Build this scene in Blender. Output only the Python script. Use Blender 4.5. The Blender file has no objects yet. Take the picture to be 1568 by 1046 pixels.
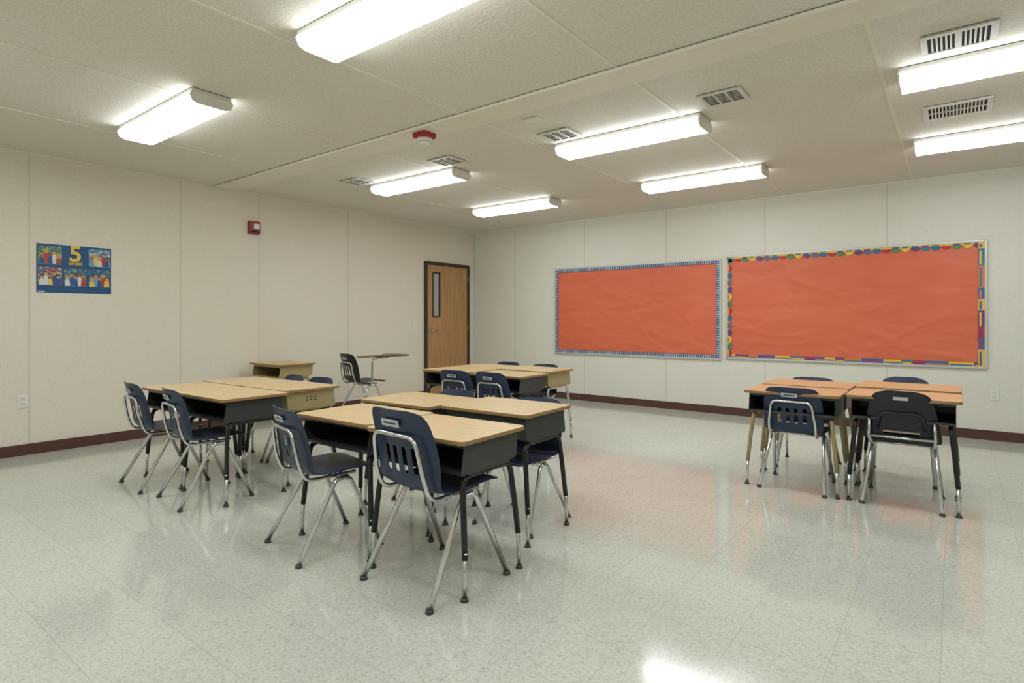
import bpy, bmesh, math, random
from mathutils import Vector, Matrix, noise
random.seed(4)
S = bpy.context.scene
COL = S.collection

def lin(c):
    c = c/255.0
    return c/12.92 if c <= 0.04045 else ((c+0.055)/1.055)**2.4
def rgb(r, g, b): return (lin(r), lin(g), lin(b), 1.0)

# ---------------------------------------------------------------- materials
def newmat(name):
    m = bpy.data.materials.new(name); m.use_nodes = True
    nt = m.node_tree
    return m, nt, nt.nodes['Principled BSDF']
def N(nt, t, **kw):
    n = nt.nodes.new(t)
    for k, v in kw.items(): setattr(n, k, v)
    return n
def simple(name, col, rough=0.5, metal=0.0, var=0.06, nscale=30.0, bump=0.0, coat=0.0):
    m, nt, b = newmat(name)
    tc = N(nt, 'ShaderNodeTexCoord'); no = N(nt, 'ShaderNodeTexNoise')
    no.inputs['Scale'].default_value = nscale; no.inputs['Detail'].default_value = 4
    nt.links.new(tc.outputs['Object'], no.inputs['Vector'])
    r = N(nt, 'ShaderNodeMix', data_type='RGBA')
    r.inputs[6].default_value = tuple(c*(1-var) for c in col[:3])+(1,)
    r.inputs[7].default_value = tuple(min(1, c*(1+var)) for c in col[:3])+(1,)
    nt.links.new(no.outputs['Fac'], r.inputs[0]); nt.links.new(r.outputs[2], b.inputs['Base Color'])
    b.inputs['Roughness'].default_value = rough; b.inputs['Metallic'].default_value = metal
    b.inputs['Coat Weight'].default_value = coat
    if bump:
        bp = N(nt, 'ShaderNodeBump'); bp.inputs['Strength'].default_value = bump; bp.inputs['Distance'].default_value = 0.002
        nt.links.new(no.outputs['Fac'], bp.inputs['Height']); nt.links.new(bp.outputs[0], b.inputs['Normal'])
    return m
def busy(name, cols, scale=70):
    m, nt, b = newmat(name)
    tc = N(nt, 'ShaderNodeTexCoord'); vo = N(nt, 'ShaderNodeTexVoronoi'); vo.inputs['Scale'].default_value = scale
    nt.links.new(tc.outputs['Object'], vo.inputs['Vector'])
    sp = N(nt, 'ShaderNodeSeparateColor'); nt.links.new(vo.outputs['Color'], sp.inputs[0])
    cr = N(nt, 'ShaderNodeValToRGB'); cr.color_ramp.interpolation = 'CONSTANT'; e = cr.color_ramp.elements
    n = len(cols)
    e[0].position = 0; e[0].color = cols[0]; e[1].position = 1/n; e[1].color = cols[1]
    for i in range(2, n): x = e.new(i/n); x.color = cols[i]
    nt.links.new(sp.outputs[0], cr.inputs[0]); nt.links.new(cr.outputs[0], b.inputs['Base Color'])
    b.inputs['Roughness'].default_value = .4
    return m

def wood(name, c1, c2, c3, rough=0.35, axis='X', scale=1.0, contrast=1.0):
    m, nt, b = newmat(name)
    tc = N(nt, 'ShaderNodeTexCoord'); mp = N(nt, 'ShaderNodeMapping')
    sc = {'X': (4, 70, 70), 'Z': (60, 60, 3), 'Y': (60, 3, 60)}[axis]
    mp.inputs['Scale'].default_value = tuple(s*scale for s in sc)
    no = N(nt, 'ShaderNodeTexNoise'); no.inputs['Scale'].default_value = 1.0; no.inputs['Detail'].default_value = 6
    no.inputs['Distortion'].default_value = 0.6
    nt.links.new(tc.outputs['Object'], mp.inputs[0]); nt.links.new(mp.outputs[0], no.inputs['Vector'])
    cr = N(nt, 'ShaderNodeValToRGB')
    e = cr.color_ramp.elements
    e[0].position = 0.3; e[0].color = c1; e[1].position = 0.7; e[1].color = c3
    x = e.new(0.5); x.color = c2
    nt.links.new(no.outputs['Fac'], cr.inputs[0])
    n2 = N(nt, 'ShaderNodeTexNoise'); n2.inputs['Scale'].default_value = 6
    nt.links.new(tc.outputs['Object'], n2.inputs['Vector'])
    mx = N(nt, 'ShaderNodeMix', data_type='RGBA', blend_type='MULTIPLY'); mx.inputs[0].default_value = 0.12
    nt.links.new(cr.outputs[0], mx.inputs[6]); nt.links.new(n2.outputs['Fac'], mx.inputs[7])
    nt.links.new(mx.outputs[2], b.inputs['Base Color'])
    b.inputs['Roughness'].default_value = rough
    return m

def wallmat(name, ca, cb, bump=0.15):
    m, nt, b = newmat(name)
    tc = N(nt, 'ShaderNodeTexCoord')
    n1 = N(nt, 'ShaderNodeTexNoise'); n1.inputs['Scale'].default_value = 85; n1.inputs['Detail'].default_value = 6
    n1.inputs['Roughness'].default_value = 0.7
    n2 = N(nt, 'ShaderNodeTexNoise'); n2.inputs['Scale'].default_value = 1.3
    for n in (n1, n2): nt.links.new(tc.outputs['Object'], n.inputs['Vector'])
    cr = N(nt, 'ShaderNodeValToRGB'); e = cr.color_ramp.elements
    e[0].position = .36; e[0].color = ca; e[1].position = .62; e[1].color = cb
    nt.links.new(n1.outputs['Fac'], cr.inputs[0])
    mx = N(nt, 'ShaderNodeMix', data_type='RGBA', blend_type='MULTIPLY'); mx.inputs[0].default_value = 0.04
    nt.links.new(cr.outputs[0], mx.inputs[6]); nt.links.new(n2.outputs['Fac'], mx.inputs[7])
    nt.links.new(mx.outputs[2], b.inputs['Base Color'])
    b.inputs['Roughness'].default_value = 0.5
    bp = N(nt, 'ShaderNodeBump'); bp.inputs['Strength'].default_value = bump; bp.inputs['Distance'].default_value = 0.001
    nt.links.new(n1.outputs['Fac'], bp.inputs['Height']); nt.links.new(bp.outputs[0], b.inputs['Normal'])
    return m

M_wallL = wallmat('wall_vinyl_cream', rgb(220, 212, 194), rgb(231, 224, 208))
M_wallR = wallmat('wall_vinyl_grey', rgb(219, 216, 202), rgb(230, 228, 215))
M_base = simple('baseboard_brown', rgb(84, 54, 44), 0.45)
M_seam = simple('wall_seam', rgb(211, 204, 188), 0.5)

def ceilmat():
    m, nt, b = newmat('ceiling_stipple')
    tc = N(nt, 'ShaderNodeTexCoord')
    n1 = N(nt, 'ShaderNodeTexNoise'); n1.inputs['Scale'].default_value = 60; n1.inputs['Detail'].default_value = 4
    nt.links.new(tc.outputs['Object'], n1.inputs['Vector'])
    cr = N(nt, 'ShaderNodeValToRGB'); e = cr.color_ramp.elements
    e[0].position = .35; e[0].color = rgb(217, 212, 200); e[1].position = .65; e[1].color = rgb(230, 226, 215)
    nt.links.new(n1.outputs['Fac'], cr.inputs[0]); nt.links.new(cr.outputs[0], b.inputs['Base Color'])
    b.inputs['Roughness'].default_value = 0.8
    bp = N(nt, 'ShaderNodeBump'); bp.inputs['Strength'].default_value = 0.6; bp.inputs['Distance'].default_value = 0.004
    nt.links.new(n1.outputs['Fac'], bp.inputs['Height']); nt.links.new(bp.outputs[0], b.inputs['Normal'])
    return m
M_ceil = ceilmat()
M_ceiltrim = simple('ceiling_trim', rgb(232, 226, 212), 0.5)

def floormat():
    m, nt, b = newmat('floor_vinyl_tile')
    tc = N(nt, 'ShaderNodeTexCoord')
    L = nt.links
    T = 0.305
    sep = N(nt, 'ShaderNodeSeparateXYZ'); L.new(tc.outputs['Object'], sep.inputs[0])
    def math_(op, a, v=None, b2=None):
        n = N(nt, 'ShaderNodeMath', operation=op)
        if hasattr(a, 'links'): L.new(a, n.inputs[0])
        else: n.inputs[0].default_value = a
        if b2 is not None: L.new(b2, n.inputs[1])
        elif v is not None: n.inputs[1].default_value = v
        return n.outputs[0]
    lines = []; ids = []
    for ax in ('X', 'Y'):
        d = math_('DIVIDE', sep.outputs[ax], T)
        f = math_('FRACT', d); fl = math_('FLOOR', d)
        c = math_('ABSOLUTE', math_('SUBTRACT', f, 0.5))
        g = math_('GREATER_THAN', c, 0.4955)
        lines.append(g); ids.append(fl)
    line = math_('MAXIMUM', lines[0], None, lines[1])
    cmb = N(nt, 'ShaderNodeCombineXYZ'); L.new(ids[0], cmb.inputs[0]); L.new(ids[1], cmb.inputs[1])
    wn = N(nt, 'ShaderNodeTexWhiteNoise'); L.new(cmb.outputs[0], wn.inputs['Vector'])
    add = N(nt, 'ShaderNodeVectorMath', operation='MULTIPLY_ADD')
    L.new(wn.outputs['Color'], add.inputs[0]); add.inputs[1].default_value = (7, 7, 7); L.new(tc.outputs['Object'], add.inputs[2])
    n1 = N(nt, 'ShaderNodeTexNoise'); n1.inputs['Scale'].default_value = 90; n1.inputs['Detail'].default_value = 5; n1.inputs['Roughness'].default_value = .65
    n1.inputs['Distortion'].default_value = .8
    L.new(add.outputs[0], n1.inputs['Vector'])
    cr = N(nt, 'ShaderNodeValToRGB'); e = cr.color_ramp.elements
    e[0].position = .30; e[0].color = rgb(168, 169, 154); e[1].position = .50; e[1].color = rgb(200, 202, 189)
    x = e.new(.72); x.color = rgb(211, 213, 202)
    L.new(n1.outputs['Fac'], cr.inputs[0])
    tint = N(nt, 'ShaderNodeMix', data_type='RGBA', blend_type='MULTIPLY')
    mr = N(nt, 'ShaderNodeMapRange'); L.new(wn.outputs['Value'], mr.inputs[0]); mr.inputs[3].default_value = .965; mr.inputs[4].default_value = 1.0
    tint.inputs[0].default_value = 1.0
    L.new(cr.outputs[0], tint.inputs[6]); L.new(mr.outputs[0], tint.inputs[7])
    fin = N(nt, 'ShaderNodeMix', data_type='RGBA'); L.new(math_('MULTIPLY', line, .3), fin.inputs[0])
    L.new(tint.outputs[2], fin.inputs[6]); fin.inputs[7].default_value = rgb(120, 115, 100)
    L.new(fin.outputs[2], b.inputs['Base Color'])
    n3 = N(nt, 'ShaderNodeTexNoise'); n3.inputs['Scale'].default_value = 2.2; n3.inputs['Detail'].default_value = 5
    L.new(tc.outputs['Object'], n3.inputs['Vector'])
    r2 = N(nt, 'ShaderNodeMapRange'); L.new(n3.outputs['Fac'], r2.inputs[0]); r2.inputs[1].default_value = .3; r2.inputs[2].default_value = .7
    r2.inputs[3].default_value = .06; r2.inputs[4].default_value = .13
    L.new(r2.outputs[0], b.inputs['Roughness'])
    b.inputs['Specular IOR Level'].default_value = 0.9
    n4 = N(nt, 'ShaderNodeTexNoise'); n4.inputs['Scale'].default_value = 4; n4.inputs['Detail'].default_value = 2
    L.new(tc.outputs['Object'], n4.inputs['Vector'])
    bp = N(nt, 'ShaderNodeBump'); bp.inputs['Strength'].default_value = .05; bp.inputs['Distance'].default_value = .01
    L.new(n4.outputs['Fac'], bp.inputs['Height']); L.new(bp.outputs[0], b.inputs['Normal'])
    return m
M_floor = floormat()

M_chrome = simple('chrome_tube', (0.66, 0.66, 0.66, 1), 0.22, 1.0, .03)
M_navy = simple('navy_plastic', rgb(32, 46, 74), 0.36, 0, .1, 60, .1)
M_blackp = simple('black_plastic', rgb(26, 28, 36), 0.42, 0, .1, 60, .1)
M_glide = simple('glide_nylon', rgb(70, 68, 66), 0.5)
M_label = simple('chair_label', rgb(190, 196, 200), 0.4, 0, .25, 120)
M_charcoal = simple('charcoal_enamel', rgb(60, 62, 61), 0.35, 0.1, .08)
M_blacktube = simple('black_tube', rgb(30, 30, 31), 0.35, .1)
M_tan = simple('tan_enamel', rgb(164, 148, 104), 0.38, .1, .08)
M_top = wood('desktop_maple', rgb(200, 168, 118), rgb(212, 182, 133), rgb(221, 193, 146), 0.33)
M_top2 = wood('desktop_oak', rgb(208, 158, 112), rgb(218, 171, 126), rgb(226, 182, 138), 0.36)
M_edge = simple('desktop_edge', rgb(150, 118, 76), 0.5)
M_door = wood('door_veneer', rgb(168, 124, 76), rgb(184, 139, 90), rgb(194, 150, 100), 0.4, 'Z', .8)
M_frame = simple('door_frame_bronze', rgb(56, 44, 38), 0.4)
M_glass = simple('door_glass', rgb(170, 172, 165), 0.08, 0, .1, 2)
M_steel = simple('brushed_steel', (0.5, 0.49, 0.46, 1), 0.3, 1.0)
M_white = simple('white_plastic', rgb(226, 224, 216), 0.4)
M_whitem = simple('white_enamel', rgb(214, 211, 202), 0.45)
M_dark = simple('dark_void', rgb(38, 36, 33), 0.8)
M_red = simple('alarm_red', rgb(150, 24, 24), 0.35)
M_alu = simple('aluminium_trim', rgb(200, 200, 194), 0.35, .3)
M_tablet = wood('tablet_walnut', rgb(84, 58, 46), rgb(100, 70, 54), rgb(116, 84, 66), .35)

def papermat():
    m, nt, b = newmat('orange_paper')
    tc = N(nt, 'ShaderNodeTexCoord'); L = nt.links
    n1 = N(nt, 'ShaderNodeTexNoise'); n1.inputs['Scale'].default_value = 1.6; n1.inputs['Detail'].default_value = 5; n1.inputs['Distortion'].default_value = .8
    L.new(tc.outputs['Object'], n1.inputs['Vector'])
    cr = N(nt, 'ShaderNodeValToRGB'); e = cr.color_ramp.elements
    e[0].position = .3; e[0].color = rgb(214, 103, 70); e[1].position = .7; e[1].color = rgb(220, 111, 77)
    L.new(n1.outputs['Fac'], cr.inputs[0]); L.new(cr.outputs[0], b.inputs['Base Color'])
    b.inputs['Roughness'].default_value = .5
    mp = N(nt, 'ShaderNodeMapping'); mp.inputs['Rotation'].default_value = (0, .6, 0); mp.inputs['Scale'].default_value = (.9, 1, 2.6)
    L.new(tc.outputs['Object'], mp.inputs[0])
    n2 = N(nt, 'ShaderNodeTexNoise'); n2.inputs['Scale'].default_value = 1.2; n2.inputs['Detail'].default_value = 2; n2.inputs['Distortion'].default_value = .5
    L.new(mp.outputs[0], n2.inputs['Vector'])
    bp = N(nt, 'ShaderNodeBump'); bp.inputs['Strength'].default_value = .6; bp.inputs['Distance'].default_value = .05
    L.new(n2.outputs['Fac'], bp.inputs['Height']); L.new(bp.outputs[0], b.inputs['Normal'])
    return m
M_paper = papermat()

def lensmat(strength):
    m, nt, b = newmat('fluorescent_lens')
    L = nt.links
    tc = N(nt, 'ShaderNodeTexCoord'); sep = N(nt, 'ShaderNodeSeparateXYZ'); L.new(tc.outputs['Object'], sep.inputs[0])
    a = N(nt, 'ShaderNodeMath', operation='ABSOLUTE'); L.new(sep.outputs['Y'], a.inputs[0])
    s = N(nt, 'ShaderNodeMath', operation='SUBTRACT'); L.new(a.outputs[0], s.inputs[0]); s.inputs[1].default_value = .055
    a2 = N(nt, 'ShaderNodeMath', operation='ABSOLUTE'); L.new(s.outputs[0], a2.inputs[0])
    mr = N(nt, 'ShaderNodeMapRange'); L.new(a2.outputs[0], mr.inputs[0])
    mr.inputs[1].default_value = .02; mr.inputs[2].default_value = .075; mr.inputs[3].default_value = strength; mr.inputs[4].default_value = strength*.4
    b.inputs['Base Color'].default_value = (.8, .8, .8, 1)
    b.inputs['Emission Color'].default_value = (.91, .965, 1.0, 1)
    L.new(mr.outputs[0], b.inputs['Emission Strength'])
    return m
M_lens = lensmat(19.5)

# ---------------------------------------------------------------- mesh helpers
def obj_from(name, verts, faces, mat=None, parent=None, loc=(0, 0, 0), rot=(0, 0, 0), smooth=False, mats=None, fmat=None):
    me = bpy.data.meshes.new(name); me.from_pydata([tuple(v) for v in verts], [], faces); me.update()
    bm = bmesh.new(); bm.from_mesh(me); bmesh.ops.recalc_face_normals(bm, faces=bm.faces); bm.to_mesh(me); bm.free()
    ob = bpy.data.objects.new(name, me); COL.objects.link(ob)
    if mats:
        for mm in mats: me.materials.append(mm)
        if fmat:
            for p, i in zip(me.polygons, fmat): p.material_index = i
    elif mat: me.materials.append(mat)
    if smooth:
        for p in me.polygons: p.use_smooth = True
    ob.location = loc; ob.rotation_euler = rot
    if parent: ob.parent = parent
    return ob
def empty(name, loc=(0, 0, 0), rotz=0.0, scale=1.0):
    e = bpy.data.objects.new(name, None); COL.objects.link(e)
    e.location = loc; e.rotation_euler = (0, 0, rotz); e.scale = (scale,)*3; e.empty_display_size = .1
    return e
def box(name, lo, hi, mat, parent=None, bevel=0.0, rot=(0, 0, 0)):
    c = [(a+b)/2 for a, b in zip(lo, hi)]; h = [(b-a)/2 for a, b in zip(lo, hi)]
    v = [(sx*h[0], sy*h[1], sz*h[2]) for sx in (-1, 1) for sy in (-1, 1) for sz in (-1, 1)]
    f = [(0, 1, 3, 2), (4, 6, 7, 5), (0, 4, 5, 1), (2, 3, 7, 6), (0, 2, 6, 4), (1, 5, 7, 3)]
    ob = obj_from(name, v, f, mat, parent, c, rot)
    if bevel:
        md = ob.modifiers.new('b', 'BEVEL'); md.width = bevel; md.segments = 2
    return ob
def fillet(pts, r, n=6):
    pts = [Vector(p) for p in pts]; out = [pts[0]]
    for i in range(1, len(pts)-1):
        a, p, c = pts[i-1], pts[i], pts[i+1]
        d1 = (a-p); d2 = (c-p); rr = min(r, d1.length*.48, d2.length*.48)
        q0 = p+d1.normalized()*rr; q2 = p+d2.normalized()*rr
        for k in range(n+1):
            t = k/n; out.append(q0*(1-t)**2+p*2*t*(1-t)+q2*t*t)
    out.append(pts[-1]); return out
def tube(name, pts, rad, mat, parent=None, r=0.0, seg=12):
    P = fillet(pts, r) if r else [Vector(p) for p in pts]
    verts = []; faces = []; n = len(P)
    T = [(P[min(i+1, n-1)]-P[max(i-1, 0)]).normalized() for i in range(n)]
    up = Vector((0, 0, 1)) if abs(T[0].z) < .9 else Vector((1, 0, 0))
    u = T[0].cross(up).normalized()
    for i in range(n):
        u = (u-T[i]*u.dot(T[i])).normalized(); w = T[i].cross(u)
        for k in range(seg):
            a = 2*math.pi*k/seg; verts.append(P[i]+(u*math.cos(a)+w*math.sin(a))*rad)
    for i in range(n-1):
        for k in range(seg):
            a = i*seg+k; b = i*seg+(k+1) % seg; faces.append((a, b, b+seg, a+seg))
    faces.append(tuple(range(seg))); faces.append(tuple(range((n-1)*seg, n*seg)))
    ob = obj_from(name, verts, faces, mat, parent)
    for p in ob.data.polygons: p.use_smooth = len(p.vertices) == 4
    return ob
def cyl(name, c, rad, h, mat, parent=None, axis='Z', seg=20, r2=None):
    r2 = rad if r2 is None else r2; v = []
    for s, rr in ((-1, rad), (1, r2)):
        for k in range(seg):
            a = 2*math.pi*k/seg; x, y, z = rr*math.cos(a), rr*math.sin(a), s*h/2
            if axis == 'X': x, y, z = z, x, y
            if axis == 'Y': x, y, z = x, z, y
            v.append((x, y, z))
    f = [(k, (k+1) % seg, seg+(k+1) % seg, seg+k) for k in range(seg)]+[tuple(range(seg)), tuple(range(seg, 2*seg))]
    ob = obj_from(name, v, f, mat, parent, c)
    for p in ob.data.polygons: p.use_smooth = len(p.vertices) == 4
    return ob
def rrect(hx, hy, r, n=5):
    out = []
    for cx, cy, a0 in ((hx-r, hy-r, 0), (-hx+r, hy-r, 90), (-hx+r, -hy+r, 180), (hx-r, -hy+r, 270)):
        for k in range(n+1):
            a = math.radians(a0+90*k/n); out.append((cx+r*math.cos(a), cy+r*math.sin(a)))
    return out
def slab(name, hx, hy, r, z0, z1, mat, parent=None, bevel=.003, edge=None, loc=(0, 0, 0), rot=(0, 0, 0)):
    o = rrect(hx, hy, r); n = len(o)
    v = [(x, y, z0) for x, y in o]+[(x, y, z1) for x, y in o]
    f = [(k, (k+1) % n, n+(k+1) % n, n+k) for k in range(n)]+[tuple(range(n)), tuple(range(n, 2*n))]
    fm = [1]*n+[0, 0]
    ob = obj_from(name, v, f, None, parent, loc, rot, mats=[mat, edge or mat], fmat=fm)
    if bevel:
        md = ob.modifiers.new('b', 'BEVEL'); md.width = bevel; md.segments = 2; md.limit_method = 'ANGLE'; md.angle_limit = math.radians(50)
    return ob

# ---------------------------------------------------------------- room shell
H = 2.65; XR = 9.76; YB = -8.5; WT = 0.12
box('floor', (-WT, YB-WT, -.1), (XR+WT, WT, 0), M_floor)
box('ceiling', (-WT, YB-WT, H), (XR+WT, WT, H+.1), M_ceil)
box('wall_left', (-WT, YB-WT, 0), (0, WT, H), M_wallL)
box('wall_right', (0, 0, 0), (XR, WT, H), M_wallR)
box('wall_back', (0, YB-WT, 0), (XR, YB, H), M_wallL)
box('wall_side', (XR, YB-WT, 0), (XR+WT, WT, H), M_wallR)
bb = empty('baseboard_left')
box('base_run', (0, YB, 0), (.010, -1.17, .095), M_base, bb)
box('base_stub', (0, -.135, 0), (.010, 0, .095), M_base, bb)
box('baseboard_right', (.010, -.010, 0), (XR, 0, .095), M_base)
box('baseboard_back', (.010, YB, 0), (XR, YB+.010, .095), M_base)
box('baseboard_side', (XR-.010, YB+.01, 0), (XR, -.01, .095), M_base)
tl = empty('trim_1')
for y in (-7.1, -5.907, -4.66, -3.80, -2.55):
    box('seam', (0, y-.006, .095), (.003, y+.006, H), M_seam, tl)
tr = empty('trim_2')
for x in (.87, 2.15, 3.40, 4.64, 5.87, 7.09, 8.3):
    box('seam', (x-.006, -.003, .095), (x+.006, 0, H), M_seam, tr)
tc_ = empty('trim_3')
box('cove_l', (0, YB, H-.015), (.015, 0, H), M_ceiltrim, tc_)
box('cove_r', (.015, -.015, H-.015), (XR, 0, H), M_ceiltrim, tc_)
box('corner', (0, -.015, .1), (.015, 0, H-.015), M_seam, tc_)
cs = empty('trim_4')
for i in range(1, 8):
    x = 1.22*i
    box('ceiling_seam', (x-.011, YB, H-.004), (x+.011, -.015, H), M_ceiltrim, cs)
box('ceiling_beam', (.015, -4.33, H-.026), (XR, -4.09, H-.0045), M_ceiltrim, None, .004)

# ---------------------------------------------------------------- light fixtures
def fixture(x0, yc):
    e = empty('ceiling_light_fixture', (x0+.61, yc, H))
    hl = .61
    prof = [(-.125, -.030), (-.135, -.045), (-.118, -.082), (-.085, -.093), (.085, -.093), (.118, -.082), (.135, -.045), (.125, -.030)]
    n = len(prof)
    v = [(-hl+.012, y, z) for y, z in prof]+[(hl-.012, y, z) for y, z in prof]
    f = [(k, k+1, n+k+1, n+k) for k in range(n-1)]
    obj_from('lens', v, f, M_lens, e)
    box('housing', (-hl, -.125, -.030), (hl, .125, -.0045), M_whitem, e, .003)
    for s in (-1, 1):
        v = []; q = [(-.128, -.028)]+[(y*1.02, z-.002) for y, z in prof[1:-1]]+[(.128, -.028)]
        xa, xb = (s*(hl-.012), s*hl)
        v = [(xa, y, z) for y, z in q]+[(xb, y, z) for y, z in q]; m = len(q)
        f = [(k, (k+1) % m, m+(k+1) % m, m+k) for k in range(m)]+[tuple(range(m)), tuple(range(m, 2*m))]
        obj_from('end_cap', v, f, M_white, e)
for x0 in (1.42, 3.80, 6.18):
    for yc in (-7.15, -5.57, -3.19, -1.52):
        fixture(x0, yc)

# ---------------------------------------------------------------- ceiling vents
def vent(x, y, sx, sy, kind):
    e = empty('ceiling_vent', (x, y, H))
    zt, zb = -.0045, -.016
    fw = .03
    box('frame_a', (-sx/2, -sy/2, zb), (sx/2, -sy/2+fw, zt), M_whitem, e, .002)
    box('frame_b', (-sx/2, sy/2-fw, zb), (sx/2, sy/2, zt), M_whitem, e, .002)
    box('frame_c', (-sx/2, -sy/2+fw, zb), (-sx/2+fw, sy/2-fw, zt), M_whitem, e, .002)
    box('frame_d', (sx/2-fw, -sy/2+fw, zb), (sx/2, sy/2-fw, zt), M_whitem, e, .002)
    box('void', (-sx/2+fw, -sy/2+fw, -.007), (sx/2-fw, sy/2-fw, zt), M_dark, e)
    ix = sx-2*fw; iy = sy-2*fw
    if kind == 'bars3':
        for s in (-1, 1): box('mullion', (s*ix/6-.006, -iy/2, zb), (s*ix/6+.006, iy/2, -.007), M_whitem, e)
        n = 5
        for k in range(1, n):
            yy = -iy/2+iy*k/n; box('louver', (-ix/2, yy-.003, -.014), (ix/2, yy+.003, -.007), M_whitem, e)
    else:
        n = int(ix/.019)
        for k in range(1, n):
            xx = -ix/2+ix*k/n; box('louver', (xx-.0045, -iy/2, -.014), (xx+.0045, iy/2, -.007), M_whitem, e)
        if kind == 'supply': box('mullion', (-.010, -iy/2, zb), (.010, iy/2, -.007), M_whitem, e)
        else: box('mullion', (-ix/2, -.004, zb), (ix/2, .004, -.007), M_whitem, e)
vent(1.42, -3.50, .28, .24, 'bars3'); vent(2.74, -3.50, .28, .24, 'bars3')
vent(3.97, -3.50, .28, .24, 'bars3'); vent(5.24, -3.50, .28, .24, 'bars3')
vent(6.46, -3.56, .32, .26, 'supply'); vent(6.46, -2.30, .38, .32, 'return')
box('ceiling_cover_plate', (3.93, -3.95, H-.012), (4.06, -3.86, H-.0001), M_ceiltrim, None, .003)

e = empty('ceiling_fire_strobe', (3.19, -4.22, H-.026))
box('red_base', (-.065, -.065, -.040), (.065, .065, 0), M_red, e, .008)
cyl('white_ring', (0, 0, -.052), .058, .024, M_white, e)
cyl('dome', (0, 0, -.080), .030, .032, M_white, e, r2=.048)
e = empty('wall_fire_alarm', (0, -3.87, 2.245))
box('red_base', (0, -.065, -.075), (.045, .065, .075), M_red, e, .008)
box('strobe', (.045, -.022, -.02), (.068, .045, .045), M_white, e, .008)
box('sounder', (.045, -.045, -.06), (.05, .045, -.035), M_dark, e)

def plate(name, loc, rz, kind):
    e = empty(name, loc, rz)
    box('plate', (-.036, -.006, -.058), (.036, 0, .058), M_white, e, .003)
    if kind == 'outlet':
        for z in (-.022, .022):
            slab('socket', .016, .014, .006, 0, .004, M_white, e, .001, loc=(0, -.006, z), rot=(math.radians(90), 0, 0))
            for x in (-.006, .006): box('slot', (x-.0012, -.0112, z-.004), (x+.0012, -.0095, z+.006), M_dark, e)
    else:
        box('toggle', (-.005, -.016, -.012), (.005, -.006, .006), M_white, e, .002)
plate('wall_outlet', (0, -5.95, .47), math.radians(90), 'outlet')
plate('light_switch', (0, -1.36, 1.11), math.radians(90), 'switch')
plate('wall_outlet', (6.757, 0, .45), 0, 'outlet')

# ---------------------------------------------------------------- door
d = empty('door_1', (0, 0, 0))
y0, y1, zt = -1.16, -.145, 2.085
box('jamb_a', (0, y0, 0), (.035, y0+.05, zt), M_frame, d, .003)
box('jamb_b', (0, y1-.05, 0), (.035, y1, zt), M_frame, d, .003)
box('head', (0, y0+.05, zt-.05), (.035, y1-.05, zt), M_frame, d, .003)
ya, yb_ = y0+.052, y1-.052
wy0, wy1, wz0, wz1 = -1.0, -.83, 1.22, 1.93
for nm, lo, hi in (('leaf_a', (ya, .01), (wy0, zt-.053)), ('leaf_b', (wy1, .01), (yb_, zt-.053)), ('leaf_c', (wy0, .01), (wy1, wz0)), ('leaf_d', (wy0, wz1), (wy1, zt-.053))):
    o = box(nm, (.002, lo[0], lo[1]), (.022, hi[0], hi[1]), M_door, d)
for lo, hi in (((wy0, wz0), (wy0+.022, wz1)), ((wy1-.022, wz0), (wy1, wz1)), ((wy0+.022, wz0), (wy1-.022, wz0+.022)), ((wy0+.022, wz1-.022), (wy1-.022, wz1))):
    box('lite_frame', (.002, lo[0], lo[1]), (.030, hi[0], hi[1]), M_frame, d)
box('lite_glass', (.004, wy0+.02, wz0+.02), (.012, wy1-.02, wz1-.02), M_glass, d)
cyl('rose', (.027, -1.045, 1.01), .034, .01, M_steel, d, 'X')
tube('lever', [(.03, -1.045, 1.01), (.075, -1.045, 1.01), (.075, -.93, 1.01)], .009, M_steel, d, .015)
for z in (.25, 1.05, 1.85): cyl('hinge', (.040, y1-.052, z), .007, .11, M_steel, d)

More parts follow.
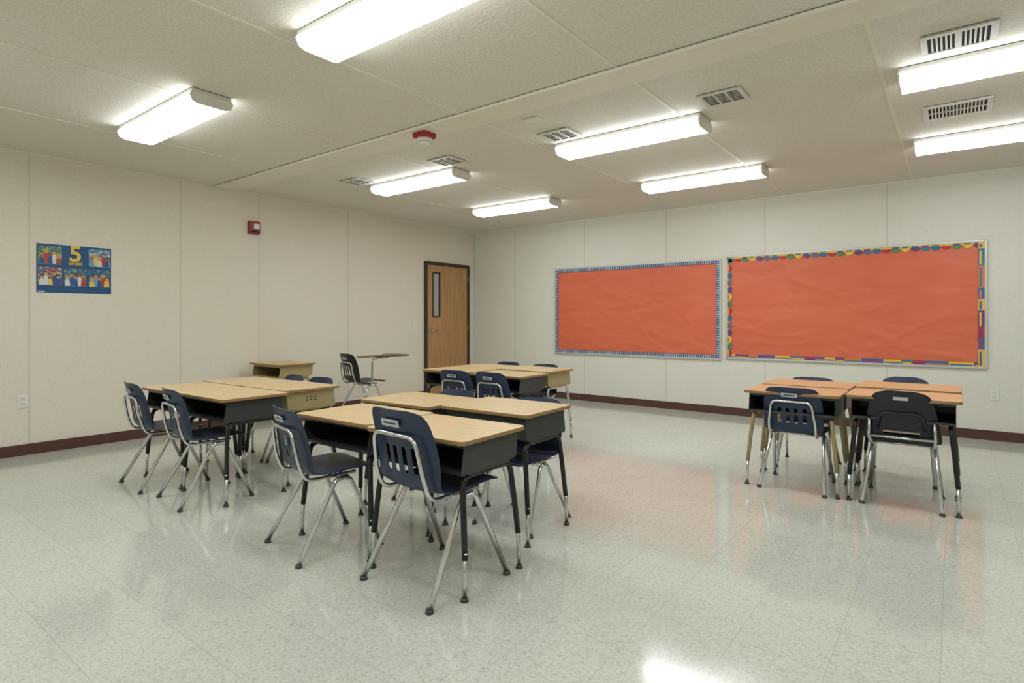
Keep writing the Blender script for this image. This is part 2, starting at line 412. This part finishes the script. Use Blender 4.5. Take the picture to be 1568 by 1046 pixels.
# ---------------------------------------------------------------- bulletin boards
Bcols = {k: simple('trim_'+k, rgb(*v), .55) for k, v in dict(yellow=(232, 184, 60), blue=(40, 105, 160), red=(180, 45, 60), green=(60, 140, 90), purple=(105, 60, 125), orange=(220, 120, 60), pale=(184, 196, 204), navy=(70, 92, 128), teal=(50, 125, 145)).items()}
def board(x0, x1, z0, z1, style):
    e = empty('bulletin_board', ((x0+x1)/2, 0, (z0+z1)/2))
    hx, hz = (x1-x0)/2, (z1-z0)/2; fw = .022
    box('backing', (-hx+.005, -.006, -hz+.005), (hx-.005, 0, hz-.005), M_alu, e)
    box('frame_l', (-hx, -.026, -hz), (-hx+fw, 0, hz), M_alu, e, .003)
    box('frame_r', (hx-fw, -.026, -hz), (hx, 0, hz), M_alu, e, .003)
    box('frame_t', (-hx+fw, -.026, hz-fw), (hx-fw, 0, hz), M_alu, e, .003)
    box('frame_b', (-hx+fw, -.026, -hz), (hx-fw, 0, -hz+fw), M_alu, e, .003)
    nx, nz = 150, 80; v = []; f = []
    ph = x0
    for j in range(nz+1):
        for i in range(nx+1):
            x = -hx+fw+(2*hx-2*fw)*i/nx; z = -hz+fw+(2*hz-2*fw)*j/nz
            low = .6+.9*max(0, .3-z/hz)
            r1 = 1-min(1, abs(noise.noise(Vector((x*.9-z*1.3+ph, z*1.6+x*.9, ph))))*7)
            r2 = 1-min(1, abs(noise.noise(Vector((x*1.5+z*2.2+9, z*2.0-x*1.2, ph+3))))*8)
            a = noise.noise(Vector((x*1.1, z*1.3, ph+7)))
            y = -.0125-.0020*a-(.0034*r1+.0028*r2)*low
            v.append((x, max(-.0205, min(-.0085, y)), z))
    for j in range(nz):
        for i in range(nx):
            k = j*(nx+1)+i; f.append((k, k+1, k+nx+2, k+nx+1))
    obj_from('paper', v, f, M_paper, e, smooth=True)
    keys = list(Bcols.keys()); mats = [Bcols[k] for k in keys]
    V = []; F = []; FM = []
    def quad(xa, za, xb, zb, y, key):
        k = len(V); V.extend([(xa, y, za), (xb, y, za), (xb, y, zb), (xa, y, zb)]); F.append((k, k+1, k+2, k+3)); FM.append(keys.index(key))
    def halfdisc(cx, cz, r, dx, dz, y, key):
        k = len(V); n = 8; base = math.atan2(dz, dx)
        for t in range(n+1):
            a = base-math.pi/2+math.pi*t/n; V.append((cx+r*math.cos(a), y, cz+r*math.sin(a)))
        F.append(tuple(range(k, k+n+1))); FM.append(keys.index(key))
    ix, iz = hx-fw, hz-fw; Y = -.0215
    if style == 'stripe':
        w = .045; p = .0275
        for side in range(4):
            L = 2*ix if side < 2 else 2*iz
            n = int(L/p)
            for k in range(n):
                a = -L/2+L*k/n; b = -L/2+L*(k+.62)/n; c_ = -L/2+L*(k+1)/n
                for (s, t, key, ww) in ((a, b, 'navy', w), (b, c_, 'pale', w*.85)):
                    if side == 0: quad(s, iz-ww, t, iz, Y, key)
                    if side == 1: quad(s, -iz, t, -iz+ww, Y, key)
                    if side == 2: quad(-ix, s, -ix+ww, t, Y-.0003, key)
                    if side == 3: quad(ix-ww, s, ix, t, Y-.0003, key)
    else:
        cyc1 = ['blue', 'red', 'green', 'yellow', 'purple', 'teal']
        p = .085
        n = int(2*ix/p)
        for k in range(n):
            a = -ix+2*ix*k/n; b = -ix+2*ix*(k+1)/n; c = cyc1[k % 6]
            quad(a, iz-.022, b, iz, Y, 'yellow'); halfdisc((a+b)/2, iz-.018, (b-a)*.48, 0, -1, Y-.0004, c)
            quad(a+.01, iz-.02, b-.02, iz-.004, Y-.0006, cyc1[(k+2) % 6])
        n = int(2*iz/p)
        for k in range(n):
            a = -iz+2*iz*k/n; b = -iz+2*iz*(k+1)/n
            quad(-ix, a, -ix+.022, b, Y, 'yellow'); halfdisc(-ix+.018, (a+b)/2, (b-a)*.48, 1, 0, Y-.0004, cyc1[(k+1) % 6])
            quad(-ix+.003, a+.01, -ix+.02, b-.02, Y-.0006, cyc1[(k+3) % 6])
        cyc2 = ['yellow', 'purple', 'orange', 'blue', 'yellow', 'teal', 'red', 'blue']
        pos = -ix; k = 0
        while pos < ix-.01:
            L = random.choice([.10, .16, .2]); q = min(ix, pos+L); c = cyc2[k % 8]
            quad(pos, -iz, q, -iz+.042, Y, c); quad(pos+.01, -iz+.004, q-.01, -iz+.018, Y-.0005, cyc2[(k+3) % 8]); pos = q; k += 1
        pos = -iz; k = 0
        while pos < iz-.01:
            L = random.choice([.11, .17, .22]); q = min(iz, pos+L); c = cyc2[(k*3) % 8]
            quad(ix-.048, pos, ix, q, Y-.001, c); quad(ix-.04, pos+.01, ix-.022, q-.02, Y-.0015, cyc2[(k*3+3) % 8]); pos = q; k += 1
    obj_from('border', V, F, None, e, mats=mats, fmat=FM)
board(1.64, 4.13, .675, 1.955, 'stripe')
board(4.18, 6.705, .695, 1.975, 'scallop')

# ---------------------------------------------------------------- poster
def text_mesh(name, s, size, mat, parent, loc, rot):
    cu = bpy.data.curves.new(name, 'FONT'); cu.body = s; cu.size = size; cu.align_x = 'CENTER'; cu.align_y = 'CENTER'
    cu.offset = size*.02; cu.extrude = .0004
    t = bpy.data.objects.new('tmp', cu); COL.objects.link(t); bpy.context.view_layer.update()
    me = bpy.data.meshes.new_from_object(t); bpy.data.objects.remove(t)
    o = bpy.data.objects.new(name, me); COL.objects.link(o); me.materials.clear(); me.materials.append(mat)
    o.parent = parent; o.location = loc; o.rotation_euler = rot
    return o
P = empty('wall_poster', (0, -5.575, 1.645), math.radians(90))
pc = {k: simple('poster_'+k, rgb(*v), .4) for k, v in dict(base=(24, 78, 124), white=(210, 216, 212), yellow=(232, 196, 70), red=(180, 66, 56), skin=(206, 156, 120), skin2=(150, 104, 76), brown=(90, 60, 45), black=(40, 34, 34), blonde=(200, 160, 80), blue=(40, 84, 150), sky=(110, 160, 186)).items()}
pc['g1'] = busy('poster_meadow', [rgb(70, 120, 80), rgb(100, 150, 100), rgb(90, 140, 160), rgb(60, 110, 90), rgb(180, 170, 90), rgb(80, 130, 90)])
pc['g2'] = busy('poster_window', [rgb(90, 150, 190), rgb(150, 190, 205), rgb(200, 205, 190), rgb(110, 160, 190), rgb(70, 120, 160)])
pc['g3'] = busy('poster_class', [rgb(170, 80, 60), rgb(70, 110, 160), rgb(190, 180, 150), rgb(150, 60, 50), rgb(90, 120, 150)])
pc['g4'] = busy('poster_group', [rgb(40, 100, 130), rgb(70, 120, 140), rgb(40, 90, 120), rgb(140, 150, 140), rgb(50, 110, 140)])
hw, hh = .285, .218
box('sheet', (-hw, -.003, -hh), (hw, 0, hh), pc['base'], P)
def pquad(x0, z0, x1, z1, y, k):
    obj_from('patch', [(x0, y, z0), (x1, y, z0), (x1, y, z1), (x0, y, z1)], [(0, 1, 2, 3)], pc[k], P)
def pdisc(x, z, r, y, k, sx=1.0):
    obj_from('patch', [(x+sx*r*math.cos(a*math.pi/8), y, z+r*math.sin(a*math.pi/8)) for a in range(16)], [tuple(range(16))], pc[k], P)
def ptrap(x, z, w0, w1, h, y, k):
    obj_from('patch', [(x-w0, y, z), (x+w0, y, z), (x+w1, y, z+h*.8), (x+w1*.5, y, z+h), (x-w1*.5, y, z+h), (x-w1, y, z+h*.8)], [(0, 1, 2, 3, 4, 5)], pc[k], P)
bgs = [['g1', None, 'g2'], ['g3', 'g4', 'g4']]
for j in range(2):
    for i in range(3):
        x0 = -hw+.012+i*.1885; x1 = x0+.172; zz1 = hh-.018-j*.190; zz0 = zz1-.165
        if bgs[j][i] is None:
            text_mesh('numeral', '5', .20, pc['yellow'], P, ((x0+x1)/2, -.0040, (zz0+zz1)/2+.02), (math.radians(90), 0, 0))
            text_mesh('caption', 'SENSES', .034, pc['yellow'], P, ((x0+x1)/2, -.0044, zz0+.016), (math.radians(90), 0, 0))
            continue
        pquad(x0, zz0, x1, zz1, -.0034, bgs[j][i])
        for k in range(5):
            row = k % 2
            cx = x0+.026+k*.030; hb = .055+.03*row+random.random()*.015
            yy = -.0042-.0004*(1-row)-.0001*k
            ptrap(cx, zz0+.004, .020, .015, hb, yy, random.choice(['red', 'white', 'blue', 'yellow', 'sky', 'white', 'red']))
            cz = zz0+.004+hb+.010
            pdisc(cx, cz+.005, .0185, yy-.0006, random.choice(['brown', 'black', 'blonde', 'brown'])); pdisc(cx, cz, .0145, yy-.0009, random.choice(['skin', 'skin', 'skin2']))
            for s in (-1, 1): pdisc(cx+s*.005, cz+.002, .0022, yy-.0011, 'black')
            pquad(cx-.005, cz-.007, cx+.005, cz-.005, yy-.0011, 'red')
pquad(-hw+.01, -hh+.004, -hw+.06, -hh+.014, -.0034, 'white')

# ---------------------------------------------------------------- chairs
def cr_interp(keys, n):
    out = []; m = len(keys)
    for s in range(n+1):
        t = s/n*(m-1); i = min(int(t), m-2); u = t-i
        p0, p1, p2, p3 = keys[max(i-1, 0)], keys[i], keys[i+1], keys[min(i+2, m-1)]
        out.append([.5*((2*b)+(-a+c)*u+(2*a-5*b+4*c-d_)*u*u+(-a+3*b-3*c+d_)*u**3) for a, b, c, d_ in zip(p0, p1, p2, p3)])
    return out
ST = [(.205, .395, .120, 0, 0), (.200, .408, .165, 0, -.002), (.180, .418, .188, 0, .002), (.13, .421, .198, 0, .006), (.05, .416, .200, .0, .010), (-.04, .410, .200, .0, .014), (-.11, .409, .196, .006, .016),
      (-.152, .420, .194, .016, .012), (-.174, .450, .195, .026, .004), (-.185, .495, .198, .034, 0), (-.194, .545, .199, .036, 0), (-.204, .595, .197, .036, 0), (-.215, .645, .192, .033, 0),
      (-.227, .690, .183, .030, 0), (-.236, .718, .168, .026, 0), (-.241, .734, .142, .018, 0), (-.243, .741, .095, .008, 0)]
ST2 = [(.205, .395, .120, 0, 0), (.200, .408, .170, 0, -.002), (.180, .418, .195, 0, .002), (.13, .421, .202, 0, .006), (.05, .416, .205, .0, .010), (-.04, .410, .205, .0, .014), (-.11, .409, .205, .006, .016),
      (-.155, .420, .210, .018, .012), (-.185, .450, .212, .030, .004), (-.198, .495, .206, .036, 0), (-.208, .545, .198, .036, 0), (-.220, .595, .190, .034, 0), (-.233, .645, .180, .032, 0),
      (-.246, .690, .168, .028, 0), (-.256, .722, .152, .022, 0), (-.262, .742, .125, .014, 0), (-.266, .757, .070, .004, 0)]
TS = [-1, -.82, -.64, -.47, -.36, -.19, -.09, .09, .19, .36, .47, .64, .82, 1]
HOLE = {3, 5, 7, 9}
_shell = {}
def shell_mesh(kind, mat):
    key = (kind, mat.name)
    if key in _shell: return _shell[key]
    rows = cr_interp(ST if kind == 'A' else ST2, 44)
    V = []; F = []; n = len(TS)
    for (y, z, hw_, wr, di) in rows:
        for t in TS: V.append((hw_*t, y+wr*t*t, z+di*(t*t-.4)))
    for j in range(len(rows)-1):
        zc = (rows[j][1]+rows[j+1][1])/2; back = rows[j][0] < -.165
        for i in range(n-1):
            if kind == 'A' and back and .475 < zc < .585 and i in HOLE: continue
            if kind == 'B' and back and .462 < zc < .505 and 3 <= i <= 9: continue
            k = j*n+i; F.append((k, k+1, k+n+1, k+n))
    me = bpy.data.meshes.new('shell'); me.from_pydata(V, [], F); me.materials.append(mat)
    for p in me.polygons: p.use_smooth = True
    _shell[key] = me; return me
def chair(x, y, rot_deg, s=1.0, kind='A', mat=None, name='student_chair'):
    mat = mat or M_navy
    e = empty(name, (x, y, 0), math.radians(rot_deg), s)
    o = bpy.data.objects.new('seat_shell', shell_mesh(kind, mat)); COL.objects.link(o); o.parent = e
    md = o.modifiers.new('s', 'SOLIDIFY'); md.thickness = .006; md.offset = 0
    md = o.modifiers.new('ss', 'SUBSURF'); md.levels = 1; md.render_levels = 2
    for sx in (-1, 1):
        tube('leg_frame', [(sx*.212, -.222, .012), (sx*.172, -.015, .378), (sx*.172, .055, .378), (sx*.205, .215, .012)], .0115, M_chrome, e, .03)
        for yy in (-.222, .215):
            xx = sx*.212 if yy < 0 else sx*.205
            cyl('glide', (xx, yy, .008), .017, .016, M_glide, e, r2=.014)
    tube('cross_bar_a', [(-.172, -.01, .380), (.172, -.01, .380)], .009, M_chrome, e)
    tube('cross_bar_b', [(-.172, .05, .380), (.172, .05, .380)], .009, M_chrome, e)
    if kind == 'A':
        tube('back_frame', [(-.145, .10, .392), (-.150, -.165, .388), (-.152, -.198, .47), (-.130, -.228, .640), (.130, -.228, .640), (.152, -.198, .47), (.150, -.165, .388), (.145, .10, .392)], .0090, M_chrome, e, .045)
        box('label', (-.060, -.2410, .672), (.045, -.2370, .700), M_label, e, 0, (math.radians(15), 0, 0))
        box('label_print', (-.045, -.2420, .682), (.032, -.2412, .690), M_charcoal, e, 0, (math.radians(15), 0, 0))
    else:
        tube('back_frame', [(-.150, .10, .392), (-.165, -.15, .388), (-.178, -.190, .44), (-.172, -.205, .56)], .0095, M_chrome, e, .04)
        tube('back_frame', [(.150, .10, .392), (.165, -.15, .388), (.178, -.190, .44), (.172, -.205, .56)], .0095, M_chrome, e, .04)
        tube('back_bar', [(-.17, -.20, .45), (.17, -.20, .45)], .009, M_chrome, e)
        tube('back_ridge', [(-.13, -.198, .50), (-.115, -.232, .61), (.115, -.232, .61), (.13, -.198, .50)], .009, mat, e, .05)
        box('label', (-.04, -.2590, .695), (.04, -.2570, .718), M_label, e, 0, (math.radians(15), 0, 0))
    return e

# ---------------------------------------------------------------- desks
def desk(x, y, h, rot_deg=0, box_mat=None, top_mat=None, leg_mat=None, text=None):
    box_mat = box_mat or M_charcoal; top_mat = top_mat or M_top; leg_mat = leg_mat or M_blacktube
    e = empty('student_desk', (x, y, 0), math.radians(rot_deg))
    slab('desktop', .305, .235, .03, h-.020, h, top_mat, e, .004, M_edge)
    zt = h-.021; bd = .125; hxx = .272; yf, yb2 = -.205, .205
    prof = fillet([(0, yb2, zt), (0, yb2-.012, zt-bd), (0, yf, zt-bd-.008), (0, yf-.002, zt-bd+.010)], .025, 4)
    n = len(prof); V = [(-hxx, p.y, p.z) for p in prof]+[(hxx, p.y, p.z) for p in prof]
    F = [(k, k+1, n+k+1, n+k) for k in range(n-1)]
    for s in (-1, 1):
        b0 = len(V); V += [(s*hxx, p.y, p.z) for p in prof]+[(s*hxx, yf+.014, zt-.02), (s*hxx, yf+.014, zt)]
        F.append(tuple(range(b0, b0+n+2)))
    o = obj_from('book_box', V, F, box_mat, e)
    md = o.modifiers.new('s', 'SOLIDIFY'); md.thickness = .003; md.offset = 0
    box('rim', (-hxx, yf+.010, zt-.018), (hxx, yf+.022, zt), box_mat, e, .002)
    for s in (-1, 1):
        zb = zt-bd-.022
        lx = s*.248; fx = s*.283
        def at(z, yy0, yy1):
            t = (zb-z)/zb; return (lx+(fx-lx)*min(1, t*1.6) if t*1.6 < 1 else fx, yy0+(yy1-yy0)*t, z)
        U = [at(.17, -.175, -.205), at(zb-.14, -.175, -.205), (lx, -.172, zb), (lx, .172, zb), at(zb-.14, .175, .205), at(.17, .175, .205)]
        tube('leg_upper', U, .0135, leg_mat, e, .05)
        box('leg_bracket', (lx-.02, -.15, zb+.006), (lx+.02, .15, zb+.020), box_mat, e, .002)
        for q in (at(.17, -.175, -.205), at(.17, .175, .205)):
            sg = 1 if q[1] > 0 else -1
            ft = (q[0]+s*.003, q[1]+sg*.006, .014)
            tube('leg_lower', [(q[0], q[1], .20), ft], .0105, M_chrome, e)
            cyl('glide', (ft[0], ft[1], .008), .018, .016, M_glide, e, r2=.013)
    if text:
        # handwritten digits in marker, drawn as thin strokes on the box side (local -X face)
        X = -hxx-.003; ox = .02; oz = zt-.07; hgt = .030
        glyph = {'2': [(0, .8), (.3, 1), (.6, .8), (.5, .5), (0, 0), (.7, .02)], '0': [(.3, 1), (.05, .7), (.05, .3), (.3, 0), (.6, .3), (.6, .7), (.3, 1)]}
        for i, ch in enumerate(text):
            pts = [(X, ox-(px*.030+i*.034)+.03, oz+pz*hgt+(i % 2)*.003) for px, pz in glyph[ch]]
            tube('marker_digit', pts, .0018, M_dark, e, .006, 6)
    return e

# cluster A (centre front)
desk(4.52, -5.36, .675, 2); desk(3.88, -5.33, .672, 1)
desk(4.39, -4.73, .690, 182); desk(3.74, -4.79, .680, 181)
chair(4.555, -5.455, -4, 1.08); chair(3.80, -5.53, -11, 1.0)
chair(4.42, -4.62, 183, .94); chair(3.72, -4.62, 178, .94)
# cluster B (left)
desk(2.50, -5.36, .680, 1); desk(1.87, -5.36, .675, 1)
desk(2.40, -4.87, .680, 181, M_tan, text='202'); desk(1.77, -4.87, .675, 181)
chair(2.47, -5.53, -6, 1.0); chair(1.86, -5.54, -4, 1.0)
chair(2.10, -4.58, 183, .92); chair(1.70, -4.60, 176, .92)
# lone tan desk by wall
desk(.42, -3.75, .70, 0, M_tan, leg_mat=M_tan)
# cluster D (middle back)
desk(3.12, -3.06, .680, 0); desk(2.49, -3.06, .685, 0)
desk(3.10, -2.58, .690, 180, M_tan, leg_mat=M_chrome); desk(2.47, -2.58, .685, 180, M_tan)
chair(3.18, -3.21, 0, .97); chair(2.76, -3.24, 4, .97)
chair(2.95, -2.40, 180, .95); chair(2.42, -2.38, 178, .95)
# cluster E (right)
desk(5.545, -2.82, .680, 0, top_mat=M_top2, leg_mat=M_tan); desk(6.18, -2.80, .695, 0, top_mat=M_top2)
desk(5.545, -2.33, .685, 180, top_mat=M_top2, leg_mat=M_tan); desk(6.18, -2.31, .705, 180, top_mat=M_top2)
chair(5.555, -2.835, 0, .97); chair(6.18, -2.81, 0, .98, 'B', M_blackp)
chair(5.50, -2.17, 180, .94); chair(6.14, -2.15, 180, .97, 'B')

# tablet arm chair
e = chair(.68, -2.83, -10, 1.05, 'A', M_blackp, 'tablet_arm_chair')
tube('arm_post', [(.17, -.02, .385), (.235, -.02, .39), (.245, -.02, .68), (.235, .20, .695)], .011, M_chrome, e, .05)
tv = [(.16, -.16), (.19, -.19), (.25, -.18), (.28, -.12), (.30, .20), (.30, .40), (.26, .46), (.02, .46), (-.03, .41), (-.03, .27), (.02, .23), (.12, .20), (.16, .12)]
n = len(tv)
o = obj_from('tablet', [(a, b, .700) for a, b in tv]+[(a, b, .717) for a, b in tv], [(k, (k+1) % n, n+(k+1) % n, n+k) for k in range(n)]+[tuple(range(n)), tuple(range(n, 2*n))], M_tablet, e)
md = o.modifiers.new('b', 'BEVEL'); md.width = .004; md.segments = 2

# ---------------------------------------------------------------- world / camera
w = bpy.data.worlds.new('world'); S.world = w; w.use_nodes = True
w.node_tree.nodes['Background'].inputs[0].default_value = (.5, .5, .5, 1); w.node_tree.nodes['Background'].inputs[1].default_value = .3
cd = bpy.data.cameras.new('camera'); cam = bpy.data.objects.new('camera', cd); COL.objects.link(cam)
cd.sensor_width = 36; cd.lens = 20.27; cd.shift_y = -0.021; cd.clip_start = .05
cam.location = (6.44, -7.35, 1.18); cam.rotation_euler = (math.radians(90), 0, math.radians(37.44))
S.camera = cam
S.view_settings.view_transform = 'Standard'
S.view_settings.exposure = 0
